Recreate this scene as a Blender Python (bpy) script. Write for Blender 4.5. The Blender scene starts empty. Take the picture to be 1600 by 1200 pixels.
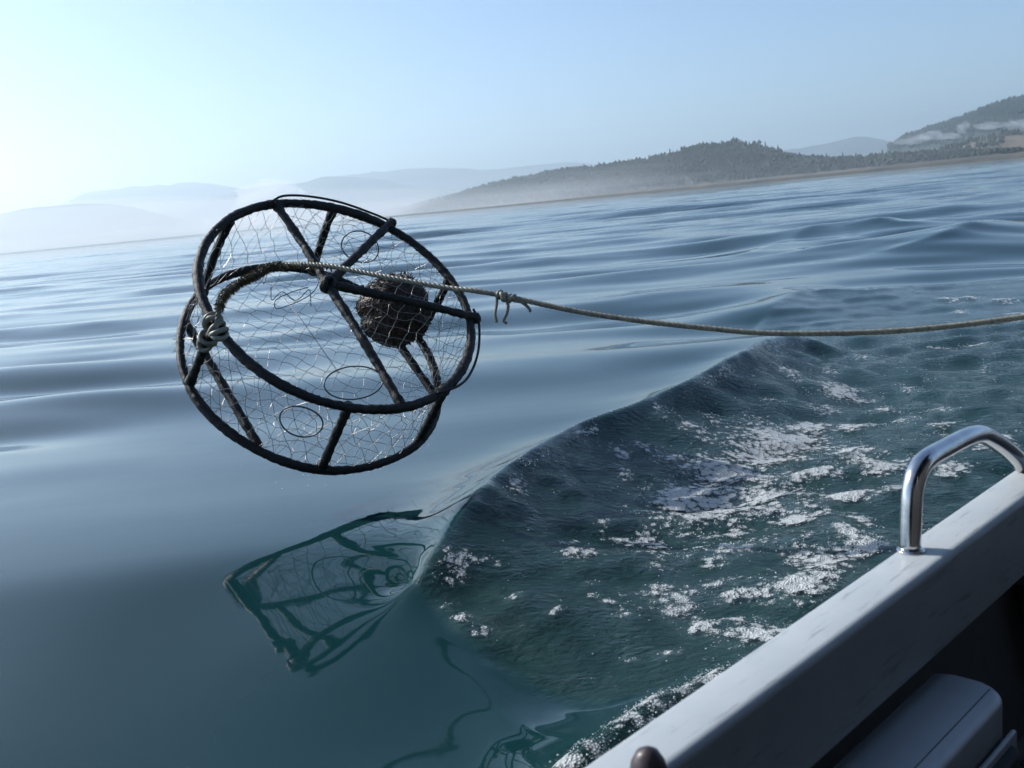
import bpy, math, random
import numpy as np
from mathutils import Vector, Matrix

R = math.radians
rng = np.random.default_rng(7)
random.seed(7)
sc = bpy.context.scene
col = sc.collection

# ------------------------------------------------------------ camera, sky, sun, exposure
CAM_H = 0.89
PITCH, ROLL = R(10.18), R(5.5)
fwd = Vector((0, math.cos(PITCH), -math.sin(PITCH)))
r0 = Vector((1, 0, 0))
u0 = r0.cross(fwd)
cr = math.cos(ROLL) * r0 - math.sin(ROLL) * u0
cu = math.sin(ROLL) * r0 + math.cos(ROLL) * u0
cam_data = bpy.data.cameras.new('camera')
cam_data.sensor_width = 36.0
cam_data.lens = 34.875
cam_data.clip_start = 0.05
cam_data.clip_end = 40000
cam_data.dof.use_dof = True
cam_data.dof.focus_distance = 3.1
cam_data.dof.aperture_fstop = 11.0
cam = bpy.data.objects.new('camera', cam_data)
col.objects.link(cam)
m = Matrix((cr, cu, -fwd)).transposed().to_4x4()
m.translation = Vector((0, 0, CAM_H))
cam.matrix_world = m
sc.camera = cam

SUN_AZ = R(-62)      # measured from +Y (the view), negative = to the left
SUN_EL = R(34)
SUN_STRENGTH = 4.0
SKY = (0.9, 0.4, 4.0)      # air, dust, ozone
SKY_STRENGTH = 0.11
EXPOSURE = 0.57
world = bpy.data.worlds.new('World')
sc.world = world
world.use_nodes = True
wn = world.node_tree
wn.nodes.clear()
sky = wn.nodes.new('ShaderNodeTexSky')
sky.sky_type = 'NISHITA'
sky.sun_disc = False
sky.sun_elevation = SUN_EL
sky.sun_rotation = SUN_AZ
sky.air_density = SKY[0]
sky.dust_density = SKY[1]
sky.ozone_density = SKY[2]
bg = wn.nodes.new('ShaderNodeBackground')
bg.inputs['Strength'].default_value = SKY_STRENGTH
wo = wn.nodes.new('ShaderNodeOutputWorld')
wn.links.new(sky.outputs[0], bg.inputs['Color'])
wn.links.new(bg.outputs[0], wo.inputs['Surface'])

sun_data = bpy.data.lights.new('sun', 'SUN')
sun_data.energy = SUN_STRENGTH
sun_data.angle = R(0.5)
sun_data.color = (1.0, 0.97, 0.93)
sun = bpy.data.objects.new('sun', sun_data)
col.objects.link(sun)
sun_dir = Vector((math.sin(SUN_AZ) * math.cos(SUN_EL), math.cos(SUN_AZ) * math.cos(SUN_EL), math.sin(SUN_EL)))
sun.rotation_euler = (-sun_dir).to_track_quat('-Z', 'Y').to_euler()
sun.location = (-5, 0, 8)

vs = sc.view_settings
vs.view_transform = 'Standard'
vs.look = 'None'
vs.exposure = EXPOSURE
vs.gamma = 1.0
vs.use_curve_mapping = False
cy = sc.cycles
cy.volume_bounces = 3
cy.max_bounces = 8
cy.transparent_max_bounces = 12
cy.caustics_reflective = False
cy.caustics_refractive = False
cy.use_denoising = True

# ------------------------------------------------------------ measured layout (metres; azimuth in degrees)
CREST1 = [(-0.324, 2.33, 0.0), (-0.298, 2.253, 0.055), (-0.262, 2.28, 0.085), (-0.211, 2.388, 0.105), (-0.099, 2.684, 0.125), (0.041, 3.017, 0.14), (0.228, 3.313, 0.15), (0.461, 3.547, 0.165), (0.707, 3.84, 0.175), (1.016, 4.274, 0.18), (1.248, 4.719, 0.15), (1.48, 4.981, 0.09), (1.671, 4.878, 0.03), (1.762, 4.698, 0.0)]
CREST2 = [(1.554, 6.164, 0.0), (1.638, 6.361, 0.01), (1.787, 6.636, 0.06), (2.188, 7.383, 0.13), (2.4, 7.372, 0.12), (2.614, 7.174, 0.1), (3.018, 7.362, 0.09), (3.409, 7.38, 0.08), (3.921, 7.44, 0.08), (4.768, 7.256, 0.08), (5.707, 7.558, 0.0)]
CREST4 = [(-0.09, 1.392, 0.0), (-0.066, 1.343, 0.05), (-0.025, 1.334, 0.09), (0.035, 1.356, 0.115), (0.099, 1.413, 0.12), (0.18, 1.486, 0.11), (0.274, 1.606, 0.075), (0.376, 1.762, 0.03), (0.438, 1.866, 0.0)]
CREST3 = [(2.71, 12.131, 0.0), (3.089, 12.384, 0.03), (4.346, 14.399, 0.14), (5.059, 15.137, 0.18), (5.52, 14.809, 0.16), (5.788, 14.075, 0.1), (6.695, 14.884, 0.0)]
CREST5 = [(3.63, 9.605, 0.0), (3.847, 9.677, 0.05), (4.507, 10.025, 0.15), (5.249, 10.747, 0.16), (5.888, 11.169, 0.14), (7.38, 11.827, 0.1), (8.553, 12.42, 0.0)]
FOLD = [(-0.189, 2.024), (-0.13, 1.873), (-0.055, 1.723), (0.023, 1.625), (0.097, 1.568)]
LOW = [(-0.294, 2.268), (-0.191, 2.058), (-0.105, 1.926), (0.009, 1.801), (0.124, 1.713), (0.232, 1.716), (0.3, 1.754)]
FOAM = [(0.942, 3.412, 0.109, 0.121), (0.81, 3.257, 0.087, 0.11), (0.68, 3.031, 0.098, 0.11), (0.521, 2.848, 0.105, 0.065), (0.431, 2.832, 0.042, 0.044), (0.643, 2.655, 0.081, 0.052), (0.52, 2.665, 0.108, 0.046), (0.705, 2.786, 0.084, 0.057), (1.091, 3.557, 0.071, 0.051), (1.37, 4.058, 0.075, 0.079), (1.223, 3.531, 0.059, 0.051), (0.892, 2.931, 0.075, 0.056), (1.102, 2.914, 0.078, 0.05), (1.079, 3.124, 0.067, 0.064), (0.74, 2.56, 0.078, 0.038), (0.9, 2.669, 0.072, 0.03), (0.709, 2.542, 0.043, 0.064), (0.874, 2.453, 0.022, 0.066), (0.799, 2.373, 0.032, 0.057), (0.809, 2.298, 0.055, 0.031), (0.703, 2.259, 0.055, 0.086), (0.651, 2.146, 0.053, 0.051), (0.492, 2.101, 0.065, 0.026), (0.592, 2.122, 0.073, 0.046), (0.322, 2.077, 0.043, 0.071), (0.352, 1.949, 0.034, 0.029), (0.466, 1.897, 0.076, 0.055), (0.423, 1.965, 0.027, 0.019), (0.336, 2.705, 0.033, 0.035), (0.127, 2.387, 0.032, 0.041), (0.092, 2.473, 0.025, 0.019), (0.469, 3.958, 0.034, 0.072), (0.489, 3.165, 0.042, 0.039), (0.415, 3.235, 0.039, 0.041), (0.712, 3.561, 0.038, 0.059), (0.613, 3.382, 0.036, 0.045), (0.66, 3.997, 0.026, 0.061), (1.383, 3.459, 0.046, 0.049), (-0.134, 2.062, 0.023, 0.024), (-0.176, 2.139, 0.021, 0.026), (-0.225, 2.212, 0.018, 0.02), (-0.267, 2.448, 0.023, 0.029), (-0.229, 2.504, 0.017, 0.02), (1.0, 3.835, 0.036, 0.046), (1.215, 4.215, 0.028, 0.07), (1.227, 3.827, 0.03, 0.047), (1.409, 3.738, 0.035, 0.046), (1.652, 4.056, 0.027, 0.054), (0.445, 2.18, 0.045, 0.02), (0.37, 2.14, 0.029, 0.019), (0.181, 2.093, 0.013, 0.014), (0.207, 2.016, 0.017, 0.017), (0.301, 2.303, 0.022, 0.017), (0.204, 2.575, 0.017, 0.016), (0.523, 2.38, 0.097, 0.037), (0.376, 2.374, 0.065, 0.027), (0.309, 3.167, 0.03, 0.039), (0.154, 2.825, 0.019, 0.025), (0.522, 3.487, 0.028, 0.047), (1.548, 3.574, 0.048, 0.043), (1.043, 2.69, 0.036, 0.031), (0.986, 3.035, 0.053, 0.038), (0.781, 2.919, 0.039, 0.034), (2.753, 5.499, 0.079, 0.125), (3.01, 5.784, 0.053, 0.111), (2.968, 6.617, 0.043, 0.141), (2.834, 6.142, 0.036, 0.092), (2.287, 5.423, 0.032, 0.071), (3.129, 6.637, 0.039, 0.107), (3.236, 6.38, 0.05, 0.134), (2.112, 4.788, 0.038, 0.056), (2.295, 4.775, 0.044, 0.076), (1.712, 4.73, 0.031, 0.053), (1.45, 4.414, 0.029, 0.062), (1.268, 4.704, 0.037, 0.069), (0.297, 2.495, 0.017, 0.015), (0.152, 2.236, 0.012, 0.016), (0.259, 1.876, 0.016, 0.012), (0.186, 1.862, 0.01, 0.009), (0.05, 2.071, 0.011, 0.01), (-0.047, 2.187, 0.012, 0.012), (0.461, 2.552, 0.041, 0.021), (0.536, 2.502, 0.051, 0.025)]
HEAD = [(-7.726, 3.383), (-6.27, 5.955), (-4.432, 10.417), (-1.845, 17.409), (1.121, 26.854), (4.04, 30.046), (6.919, 29.472), (8.358, 31.898), (10.5, 37.271), (11.908, 40.18), (13.63, 38.826), (15.309, 30.35), (16.63, 20.791), (18.601, 14.253), (20.219, 12.477), (21.807, 11.877), (23.36, 10.143), (24.878, 8.441), (27.807, 6.238), (31.924, 2.062)]
HEADBASE = [(-26.305, -4.793), (-16.834, -3.857), (-6.311, -0.223), (-2.682, -0.615), (4.622, 0.467), (11.773, 0.302), (18.568, -1.63), (23.345, -3.547), (27.805, -4.213)]
MOUNT = [(21.186, 18.804), (22.14, 26.741), (23.384, 32.791), (24.299, 36.538), (25.498, 44.003), (26.379, 47.02), (27.245, 49.435), (27.814, 49.219), (30.57, 49.683), (34.441, 35.272)]
FAR_R = [(14.619, 26.234), (16.312, 27.903), (18.302, 28.318), (19.932, 32.194), (20.884, 28.613), (21.823, 23.348), (23.066, 23.223), (24.883, 15.742)]
FAR_L = [(-28.817, 30.896), (-24.143, 34.752), (-22.545, 42.635), (-21.564, 48.111), (-19.655, 49.421), (-17.385, 49.067), (-15.409, 46.754), (-14.431, 42.292), (-13.104, 37.248), (-11.406, 32.784)]
FAR_M = [(-19.232, 24.108), (-16.552, 29.963), (-14.469, 37.537), (-12.381, 41.591), (-10.643, 41.359), (-8.868, 43.507), (-6.765, 38.994), (-4.679, 28.247), (-2.565, 18.59), (-0.419, 11.94)]
FAR_M2 = [(-11.039, 35.261), (-8.154, 44.24), (-6.011, 44.581), (-3.859, 43.64), (-1.713, 39.568), (-0.289, 34.766), (1.171, 36.078), (3.35, 36.774), (4.792, 36.187), (6.922, 30.083), (8.326, 23.979)]
NEAR_L = [(-31.453, 37.735), (-27.658, 34.577), (-25.927, 34.68), (-24.708, 38.455), (-23.504, 38.34), (-22.282, 37.636), (-20.413, 35.948), (-19.485, 32.172), (-18.576, 24.83), (-16.685, 13.984), (-14.719, 6.46), (-12.669, 4.229), (-10.571, 3.786), (-7.756, -0.93)]
FOGW = [(-14.349, 31.32), (-13.749, 42.463), (-12.33, 48.175), (-10.811, 42.227), (-10.368, 31.152)]
FIELD = [(23.354, 4.448), (24.277, 11.264), (25.48, 16.264), (26.657, 18.944), (27.809, 18.284)]
WISP = [(21.979, 23.047), (23.075, 30.585), (23.995, 34.362), (25.192, 29.114), (26.079, 30.065), (27.811, 31.901), (27.809, 21.014)]

# ------------------------------------------------------------ materials
def new_mat(name):
    mt = bpy.data.materials.new(name)
    mt.use_nodes = True
    nt = mt.node_tree
    bs = nt.nodes['Principled BSDF']
    return mt, nt, bs, nt.nodes['Material Output']


def node(nt, kind, **kw):
    n = nt.nodes.new(kind)
    for k, v in kw.items():
        if k in n.inputs.keys():
            n.inputs[k].default_value = v
        else:
            setattr(n, k, v)
    return n


def ramp(nt, fac, stops):
    n = nt.nodes.new('ShaderNodeValToRGB')
    el = n.color_ramp.elements
    while len(el) < len(stops):
        el.new(0.5)
    for e, (p, c) in zip(el, stops):
        e.position = p
        e.color = (*c, 1) if len(c) == 3 else c
    nt.links.new(fac, n.inputs[0])
    return n.outputs[0]


def noise(nt, scale, detail=4, rough=0.55, coord='Object', mscale=(1, 1, 1), dist=0.0):
    tc = nt.nodes.new('ShaderNodeTexCoord')
    mp = nt.nodes.new('ShaderNodeMapping')
    mp.inputs['Scale'].default_value = mscale
    n = nt.nodes.new('ShaderNodeTexNoise')
    n.inputs['Scale'].default_value = scale
    n.inputs['Detail'].default_value = detail
    n.inputs['Roughness'].default_value = rough
    n.inputs['Distortion'].default_value = dist
    nt.links.new(tc.outputs[coord], mp.inputs[0])
    nt.links.new(mp.outputs[0], n.inputs['Vector'])
    return n.outputs['Fac']


def bump(nt, bs, height, strength=0.3, distance=0.01, normal=None):
    b = nt.nodes.new('ShaderNodeBump')
    b.inputs['Strength'].default_value = strength
    b.inputs['Distance'].default_value = distance
    nt.links.new(height, b.inputs['Height'])
    if normal is not None:
        nt.links.new(normal, b.inputs['Normal'])
    if bs is not None:
        nt.links.new(b.outputs[0], bs.inputs['Normal'])
    return b


def noisy(name, c1, c2, scale, rough=0.5, bscale=None, bstr=0.3, bdist=0.004, metallic=0.0, mscale=(1, 1, 1), spec=0.5):
    mt, nt, bs, out = new_mat(name)
    f = noise(nt, scale, mscale=mscale)
    nt.links.new(ramp(nt, f, [(0.35, c1), (0.65, c2)]), bs.inputs['Base Color'])
    bs.inputs['Roughness'].default_value = rough
    bs.inputs['Metallic'].default_value = metallic
    bs.inputs['Specular IOR Level'].default_value = spec
    if bscale:
        bump(nt, bs, noise(nt, bscale, 5), bstr, bdist)
    return mt


def math_node(nt, op, a, b=None, clamp=False):
    n = nt.nodes.new('ShaderNodeMath')
    n.operation = op
    n.use_clamp = clamp
    for i, v in enumerate((a, b)):
        if v is None:
            continue
        if isinstance(v, (int, float)):
            n.inputs[i].default_value = v
        else:
            nt.links.new(v, n.inputs[i])
    return n.outputs[0]


def attr(nt, name):
    n = nt.nodes.new('ShaderNodeAttribute')
    n.attribute_name = name
    return n.outputs['Fac']


# ------------------------------------------------------------ mesh helpers
class MB:
    def __init__(self):
        self.v, self.f = [], []

    def add(self, vs_, fs_):
        o = len(self.v)
        self.v.extend([tuple(map(float, p)) for p in vs_])
        self.f.extend([tuple(i + o for i in q) for q in fs_])
        return self

    def box(self, lo, hi):
        x0, y0, z0 = lo
        x1, y1, z1 = hi
        return self.add([(x0, y0, z0), (x1, y0, z0), (x1, y1, z0), (x0, y1, z0), (x0, y0, z1), (x1, y0, z1), (x1, y1, z1), (x0, y1, z1)],
                        [(0, 3, 2, 1), (4, 5, 6, 7), (0, 1, 5, 4), (1, 2, 6, 5), (2, 3, 7, 6), (3, 0, 4, 7)])

    def tube(self, pts, rad, n=8, closed=False, cap=True, radfn=None):
        P = np.asarray(pts, float)
        N = len(P)
        if closed:
            T = np.roll(P, -1, 0) - np.roll(P, 1, 0)
        else:
            T = np.gradient(P, axis=0)
        T /= np.linalg.norm(T, axis=1, keepdims=True) + 1e-12
        a = np.array([0, 0, 1.0]) if abs(T[0, 2]) < 0.9 else np.array([1.0, 0, 0])
        u = np.cross(T[0], a)
        u /= np.linalg.norm(u)
        U = [u]
        for i in range(1, N):
            u = U[-1] - T[i] * (U[-1] @ T[i])
            u /= np.linalg.norm(u)
            U.append(u)
        U = np.array(U)
        if closed:      # remove the twist left over after one turn
            e = U[-1] - T[0] * (U[-1] @ T[0])
            e /= np.linalg.norm(e)
            tw = math.atan2(np.cross(U[0], e) @ T[0], U[0] @ e)
        else:
            tw = 0
        W = np.cross(T, U)
        rad = np.broadcast_to(np.asarray(rad, float), (N,))
        o = len(self.v)
        ang = np.arange(n) * 2 * math.pi / n
        for i in range(N):
            th = ang - tw * i / N
            rr = rad[i] if radfn is None else rad[i] * radfn(i / max(1, N - 1), th)
            ring = P[i] + (np.cos(th) * rr)[:, None] * U[i] + (np.sin(th) * rr)[:, None] * W[i]
            self.v.extend(map(tuple, ring.tolist()))
        M = N if closed else N - 1
        for i in range(M):
            j = (i + 1) % N
            for k in range(n):
                l = (k + 1) % n
                self.f.append((o + i * n + k, o + i * n + l, o + j * n + l, o + j * n + k))
        if cap and not closed:
            self.f.append(tuple(o + k for k in reversed(range(n))))
            self.f.append(tuple(o + (N - 1) * n + k for k in range(n)))
        return self

    def build(self, name, mat, parent=None, smooth=True):
        me = bpy.data.meshes.new(name)
        me.from_pydata(self.v, [], self.f)
        me.validate()
        if smooth:
            me.polygons.foreach_set('use_smooth', [True] * len(me.polygons))
        me.materials.append(mat)
        ob = bpy.data.objects.new(name, me)
        col.objects.link(ob)
        if parent is not None:
            ob.parent = parent
        return ob


def mesh_np(name, V, F, mat, attrs=None, smooth=True, parent=None):
    me = bpy.data.meshes.new(name)
    V = np.asarray(V, np.float32)
    F = np.asarray(F, np.int32)
    k = F.shape[1]
    me.vertices.add(len(V))
    me.vertices.foreach_set('co', V.ravel())
    me.loops.add(F.size)
    me.loops.foreach_set('vertex_index', F.ravel())
    me.polygons.add(len(F))
    me.polygons.foreach_set('loop_start', np.arange(len(F), dtype=np.int32) * k)
    me.polygons.foreach_set('loop_total', np.full(len(F), k, np.int32))
    me.polygons.foreach_set('use_smooth', np.full(len(F), smooth))
    for nm, arr in (attrs or {}).items():
        a = me.attributes.new(nm, 'FLOAT', 'POINT')
        a.data.foreach_set('value', np.asarray(arr, np.float32))
    me.update()
    me.validate()
    me.materials.append(mat)
    ob = bpy.data.objects.new(name, me)
    col.objects.link(ob)
    if parent is not None:
        ob.parent = parent
    return ob


def tag(o, label=None, cat=None, group=None, kind=None):
    for k, v in (('label', label), ('category', cat), ('group', group), ('kind', kind)):
        if v:
            o[k] = v
    return o


def empty(name, mat4=None):
    o = bpy.data.objects.new(name, None)
    col.objects.link(o)
    o.empty_display_size = 0.1
    if mat4 is not None:
        o.matrix_world = mat4
    return o


def catmull(P, n=12):
    P = np.asarray(P, float)
    Q = np.vstack([2 * P[0] - P[1], P, 2 * P[-1] - P[-2]])
    out = []
    for i in range(1, len(Q) - 2):
        p0, p1, p2, p3 = Q[i - 1], Q[i], Q[i + 1], Q[i + 2]
        for t in np.arange(n) / n:
            out.append(0.5 * (2 * p1 + (p2 - p0) * t + (2 * p0 - 5 * p1 + 4 * p2 - p3) * t * t + (3 * p1 - p0 - 3 * p2 + p3) * t ** 3))
    out.append(P[-1])
    return np.array(out)


def resample(P, step):
    d = np.r_[0, np.cumsum(np.linalg.norm(np.diff(P, axis=0), axis=1))]
    n = max(2, int(d[-1] / step))
    s = np.linspace(0, d[-1], n)
    return np.stack([np.interp(s, d, P[:, k]) for k in range(P.shape[1])], 1)


def sstep(x, a, b):
    t = np.clip((x - a) / (b - a), 0, 1)
    return t * t * (3 - 2 * t)


# smooth value noise on numpy arrays
_perm = rng.random((256, 256))


def vnoise(x, y):
    xi = np.floor(x).astype(int)
    yi = np.floor(y).astype(int)
    fx = x - xi
    fy = y - yi
    fx = fx * fx * (3 - 2 * fx)
    fy = fy * fy * (3 - 2 * fy)
    g = lambda i, j: _perm[i % 256, j % 256]
    return (g(xi, yi) * (1 - fx) + g(xi + 1, yi) * fx) * (1 - fy) + (g(xi, yi + 1) * (1 - fx) + g(xi + 1, yi + 1) * fx) * fy


def fbm(x, y, o=4):
    s = 0
    a = 0.5
    t = 0
    for k in range(o):
        s = s + a * vnoise(x * 2 ** k + 17.3 * k, y * 2 ** k + 9.1 * k)
        t += a
        a *= 0.5
    return s / t


# ------------------------------------------------------------ the sea
def waves(nw, lam, amp, ang0, spread):
    out = []
    for i in range(nw):
        l = lam[0] * (lam[1] / lam[0]) ** rng.random()
        th = R(ang0 + spread * rng.normal())
        out.append((2 * math.pi / l * math.sin(th), 2 * math.pi / l * math.cos(th), amp * (0.6 + 0.8 * rng.random()), rng.random() * 6.283, l))
    return out


SWELL = waves(8, (1.3, 2.5), 0.0088, 4, 9) + waves(8, (0.5, 0.9), 0.0008, 4, 16) + waves(6, (2.8, 6.0), 0.012, 2, 12)
FARW = waves(10, (1.6, 4.0), 0.0075, 2, 14) + waves(8, (4, 11), 0.024, 2, 14)
CHOP = waves(26, (0.07, 0.16), 0.00065, -12, 34) + waves(16, (0.16, 0.42), 0.0021, -20, 34)


def wsum(W, x, y, dr):
    z = np.zeros_like(x)
    for kx, ky, a, ph, l in W:
        z += a * sstep(l / dr, 2.5, 5.0) * np.sin(kx * x + ky * y + ph)
    return z


def seg_dist(x, y, P):
    """nearest distance to a polyline, its side (+ right) and the value carried at the foot"""
    best = np.full(x.shape, 1e9)
    side = np.zeros_like(x)
    val = np.zeros_like(x)
    for a, b in zip(P[:-1], P[1:]):
        dx, dy = b[0] - a[0], b[1] - a[1]
        L2 = dx * dx + dy * dy + 1e-12
        t = np.clip(((x - a[0]) * dx + (y - a[1]) * dy) / L2, 0, 1)
        ex, ey = x - a[0] - t * dx, y - a[1] - t * dy
        d = np.hypot(ex, ey)
        mk = d < best
        best = np.where(mk, d, best)
        side = np.where(mk, ex * dy - ey * dx, side)
        if len(a) > 2:
            val = np.where(mk, a[2] + t * (b[2] - a[2]), val)
    return best, np.sign(side), val


def ridge(x, y, P, back, front, trough=0.25, tau=0.05):
    """a wave crest along a polyline of (x, y, height): steep front on the right, longer back on the left"""
    z = np.zeros_like(x)
    P = resample(catmull(P, 6), 0.5 * tau)
    mk = (x > P[:, 0].min() - 6 * max(back, front)) & (x < P[:, 0].max() + 6 * max(back, front)) & (y > P[:, 1].min() - 6 * max(back, front)) & (y < P[:, 1].max() + 6 * max(back, front))
    if not mk.any():
        return z
    xx, yy = x[mk], y[mk]
    # wobble the crest a little so it is not a drawn line
    xx = xx + 0.05 * (fbm(xx * 3, yy * 3, 3) - 0.5)
    d, _, _ = seg_dist(xx, yy, P)
    sw = np.full_like(d, 1e-12)
    sh = np.zeros_like(d)
    ss = np.zeros_like(d)
    tt = tau + 0.35 * d
    for p, q in zip(P[:-1], P[1:]):
        dx, dy = q[0] - p[0], q[1] - p[1]
        L = math.hypot(dx, dy) + 1e-9
        mx_, my_ = 0.5 * (p[0] + q[0]), 0.5 * (p[1] + q[1])
        ex_, ey_ = xx - mx_, yy - my_
        di = np.hypot(ex_, ey_)
        w_ = np.exp(-np.minimum((di - d) / (0.35 * tt), 40))
        sw += w_
        sh += w_ * 0.5 * (p[2] + q[2])
        ss += w_ * (ex_ * dy - ey_ * dx) / (L * (di + 0.012))
    h = sh / sw
    s = np.clip(1.3 * ss / sw, -1, 1)
    t = 0.5 + 0.5 * s * (1.5 - 0.5 * s * s)
    pb = np.exp(-((d * d + 0.0002) ** 0.5 / (back * np.clip(h / (0.7 * P[:, 2].max()), 0.2, 1))) ** 1.15)
    ds = (d * d + 0.0001) ** 0.5
    pf = 0.55 * np.exp(-(ds / (0.42 * front))) + 0.45 * np.exp(-(ds / (1.3 * front)) ** 1.3) - trough * np.exp(-((d - 2.2 * front) / front) ** 2)
    z[mk] = h * (pf * t + pb * (1 - t))
    return z


def inside(x, y, P):
    c = np.zeros(x.shape, bool)
    n = len(P)
    for i in range(n):
        x0, y0 = P[i][:2]
        x1, y1 = P[(i + 1) % n][:2]
        cond = ((y0 > y) != (y1 > y))
        xi = (x1 - x0) * (y - y0) / (y1 - y0 + 1e-12) + x0
        c ^= cond & (x < xi)
    return c


WAKE_POLY = [p[:2] for p in CREST1[:12]] + [p[:2] for p in CREST2] + [(9, 8.5), (9, 3), (2.5, 2.6)] + [p[:2] for p in LOW[::-1]]
WAKE_LOOP = WAKE_POLY + [WAKE_POLY[0]]


def wake_sd(x, y):
    out = np.full(x.shape, -9.0)
    mk = (x > -1.6) & (x < 12) & (y > 0.3) & (y < 11)
    xx, yy = x[mk], y[mk]
    xx = xx + 0.05 * (fbm(xx * 3, yy * 3, 3) - 0.5)
    d, _, _ = seg_dist(xx, yy, WAKE_LOOP)
    out[mk] = np.where(inside(xx, yy, WAKE_POLY), d, -d)
    return out


def wake_mask(x, y):
    sd = wake_sd(x, y)
    m1 = sstep(sd, -0.02, 0.05)
    d4, s4, h4 = seg_dist(x, y, catmull(CREST4, 4))
    m4 = np.exp(-(d4 / 0.10) ** 2) * sstep(h4, 0.0, 0.04)
    return np.maximum(m1, m4)


# measured slope of the swell between the pot and the boat (y, dz/dy)
_sy = np.array([0.0, 0.4, 1.2, 1.6, 1.9, 2.15, 2.4, 2.5, 2.58, 2.72, 2.95, 3.3, 3.8, 4.6, 6.0])
_ss = np.array([0.0, 0.04, 0.050, 0.055, 0.058, 0.083, 0.113, 0.112, 0.070, -0.010, -0.025, -0.05, -0.03, -0.005, 0.0])
_yt = np.linspace(0, 6, 601)
_st = np.convolve(np.pad(np.interp(_yt, _sy, _ss), 8, 'edge'), np.hanning(17) / np.hanning(17).sum(), 'valid')
_zt = np.cumsum(_st) * 0.01
_zt -= _zt[250]
_zt *= 1 - sstep(_yt, 3.2, 6.0)


def foam_density(x, y):
    d = np.zeros_like(x)
    wx = x + 0.07 * (fbm(x * 6, y * 6, 3) - 0.5)
    wy = y + 0.16 * (fbm(x * 5 + 40, y * 4, 3) - 0.5)
    for k, (fx, fy, rx, ry) in enumerate(FOAM):
        if k < 8:
            rx, ry = 1.25 * rx, 1.2 * ry
        am = 1.0 if k < 28 else 0.72
        if k >= 28:
            rx, ry = 1.35 * rx, 0.9 * ry
        q = ((wx - fx) / (rx * 1.15)) ** 2 + ((wy - fy) / (ry * 1.2)) ** 2
        d = np.maximum(d, am * np.exp(-0.62 * q))
    return d


def sea_height(x, y, dr, wake=None):
    r = np.hypot(x, y)
    if wake is None:
        wake = wake_mask(x, y)
    calm = 1 - 0.65 * wake
    z = wsum(SWELL, x, y, dr) * calm * (0.35 + 1.05 * sstep(fbm(x * 0.42 + 8.3, y * 0.33 + 3.1, 3), 0.25, 0.8)) * (1 - 0.93 * np.exp(-((x + 0.6) / 2.0) ** 2 - (np.maximum(np.abs(y - 1.9) - 0.9, 0) / 0.7) ** 2))
    far = sstep(r, 9, 30)
    right = sstep(x, 0.8, 4) * sstep(y, 5, 9)
    z += wsum(FARW, x, y, dr) * np.maximum(far, 1.3 * right)
    z += wsum(CHOP, x, y, dr) * wake * (1 - 0.6 * sstep(y, 4.8, 6.5)) * (0.45 + 0.9 * fbm(x * 1.7, y * 1.7, 2))
    z += ridge(x, y, CREST1, 0.17, 0.24)
    z += ridge(x, y, CREST2, 0.70, 0.55, tau=0.12)
    z += ridge(x, y, CREST3, 1.1, 0.9, tau=0.25)
    z += ridge(x, y, CREST5, 0.9, 0.7, tau=0.25)
    z += ridge(x, y, CREST4, 0.13, 0.16, 0.1, tau=0.03)
    z += ridge(x, y, [(a, b, 0.010 * k) for (a, b), k in zip(FOLD, (0, 1, 1, 1, 0))], 0.035, 0.06, 0.0, tau=0.04)
    # the swell that lifts the smooth water between the pot and the boat
    q = np.exp(-((x + 0.6) / 1.9) ** 2) * (1 - sstep(wake_sd(x, y), -0.03, 0.45)) * sstep(y, 0.0, 1.0)
    q = q * sstep(0.7227 * (y - 0.75) - 0.6912 * (x - 0.028), 0.2, 0.75)
    z += q * np.interp(y - 0.03 * (x + 0.55), _yt, _zt, 0, 0)
    return z


ang = np.r_[np.arange(-180, -46, 3.0), np.arange(-46, 46, 0.23), np.arange(46, 180, 3.0)]
rad = [0.35]
while rad[-1] < 16:
    rad.append(rad[-1] * 1.0055)
while rad[-1] < 8800:
    rad.append(rad[-1] * 1.013)
rad = np.array(rad)
AA, RR = np.meshgrid(np.radians(ang), rad)
X = (RR * np.sin(AA)).ravel()
Y = (RR * np.cos(AA)).ravel()
DR = (RR * np.where(RR < 16, 0.0055, 0.013)).ravel()
DR = np.where(np.abs(np.degrees(AA)).ravel() > 46, np.maximum(DR, RR.ravel() * 0.055), DR)
WK = wake_mask(X, Y)
Z = sea_height(X, Y, DR, WK)
near = (np.hypot(X, Y) < 9)
FD = np.zeros_like(X)
FD[near] = foam_density(X[near], Y[near])
na, nr = len(ang), len(rad)
ii, jj = np.meshgrid(np.arange(nr - 1), np.arange(na), indexing='ij')
jn = (jj + 1) % na
F = np.stack([ii * na + jj, (ii + 1) * na + jj, (ii + 1) * na + jn, ii * na + jn], -1).reshape(-1, 4)[:, ::-1]

mt, nt, bs, out = new_mat('sea_water')
bs.inputs['Roughness'].default_value = 0.035
bs.inputs['IOR'].default_value = 1.333
bs.inputs['Specular IOR Level'].default_value = 0.5
mixc = node(nt, 'ShaderNodeMix', data_type='RGBA')
aer = attr(nt, 'aeration')
nt.links.new(math_node(nt, 'MULTIPLY', aer, 0.45, True), mixc.inputs['Factor'])
mixw = node(nt, 'ShaderNodeMix', data_type='RGBA')
mixw.inputs['A'].default_value = (0.005, 0.029, 0.032, 1)
mixw.inputs['B'].default_value = (0.007, 0.030, 0.025, 1)
nt.links.new(attr(nt, 'wake'), mixw.inputs['Factor'])
nt.links.new(mixw.outputs['Result'], mixc.inputs['A'])
mixc.inputs['B'].default_value = (0.09, 0.15, 0.16, 1)
nt.links.new(mixc.outputs['Result'], bs.inputs['Base Color'])
wk = attr(nt, 'wake')
fr = attr(nt, 'far')
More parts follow.
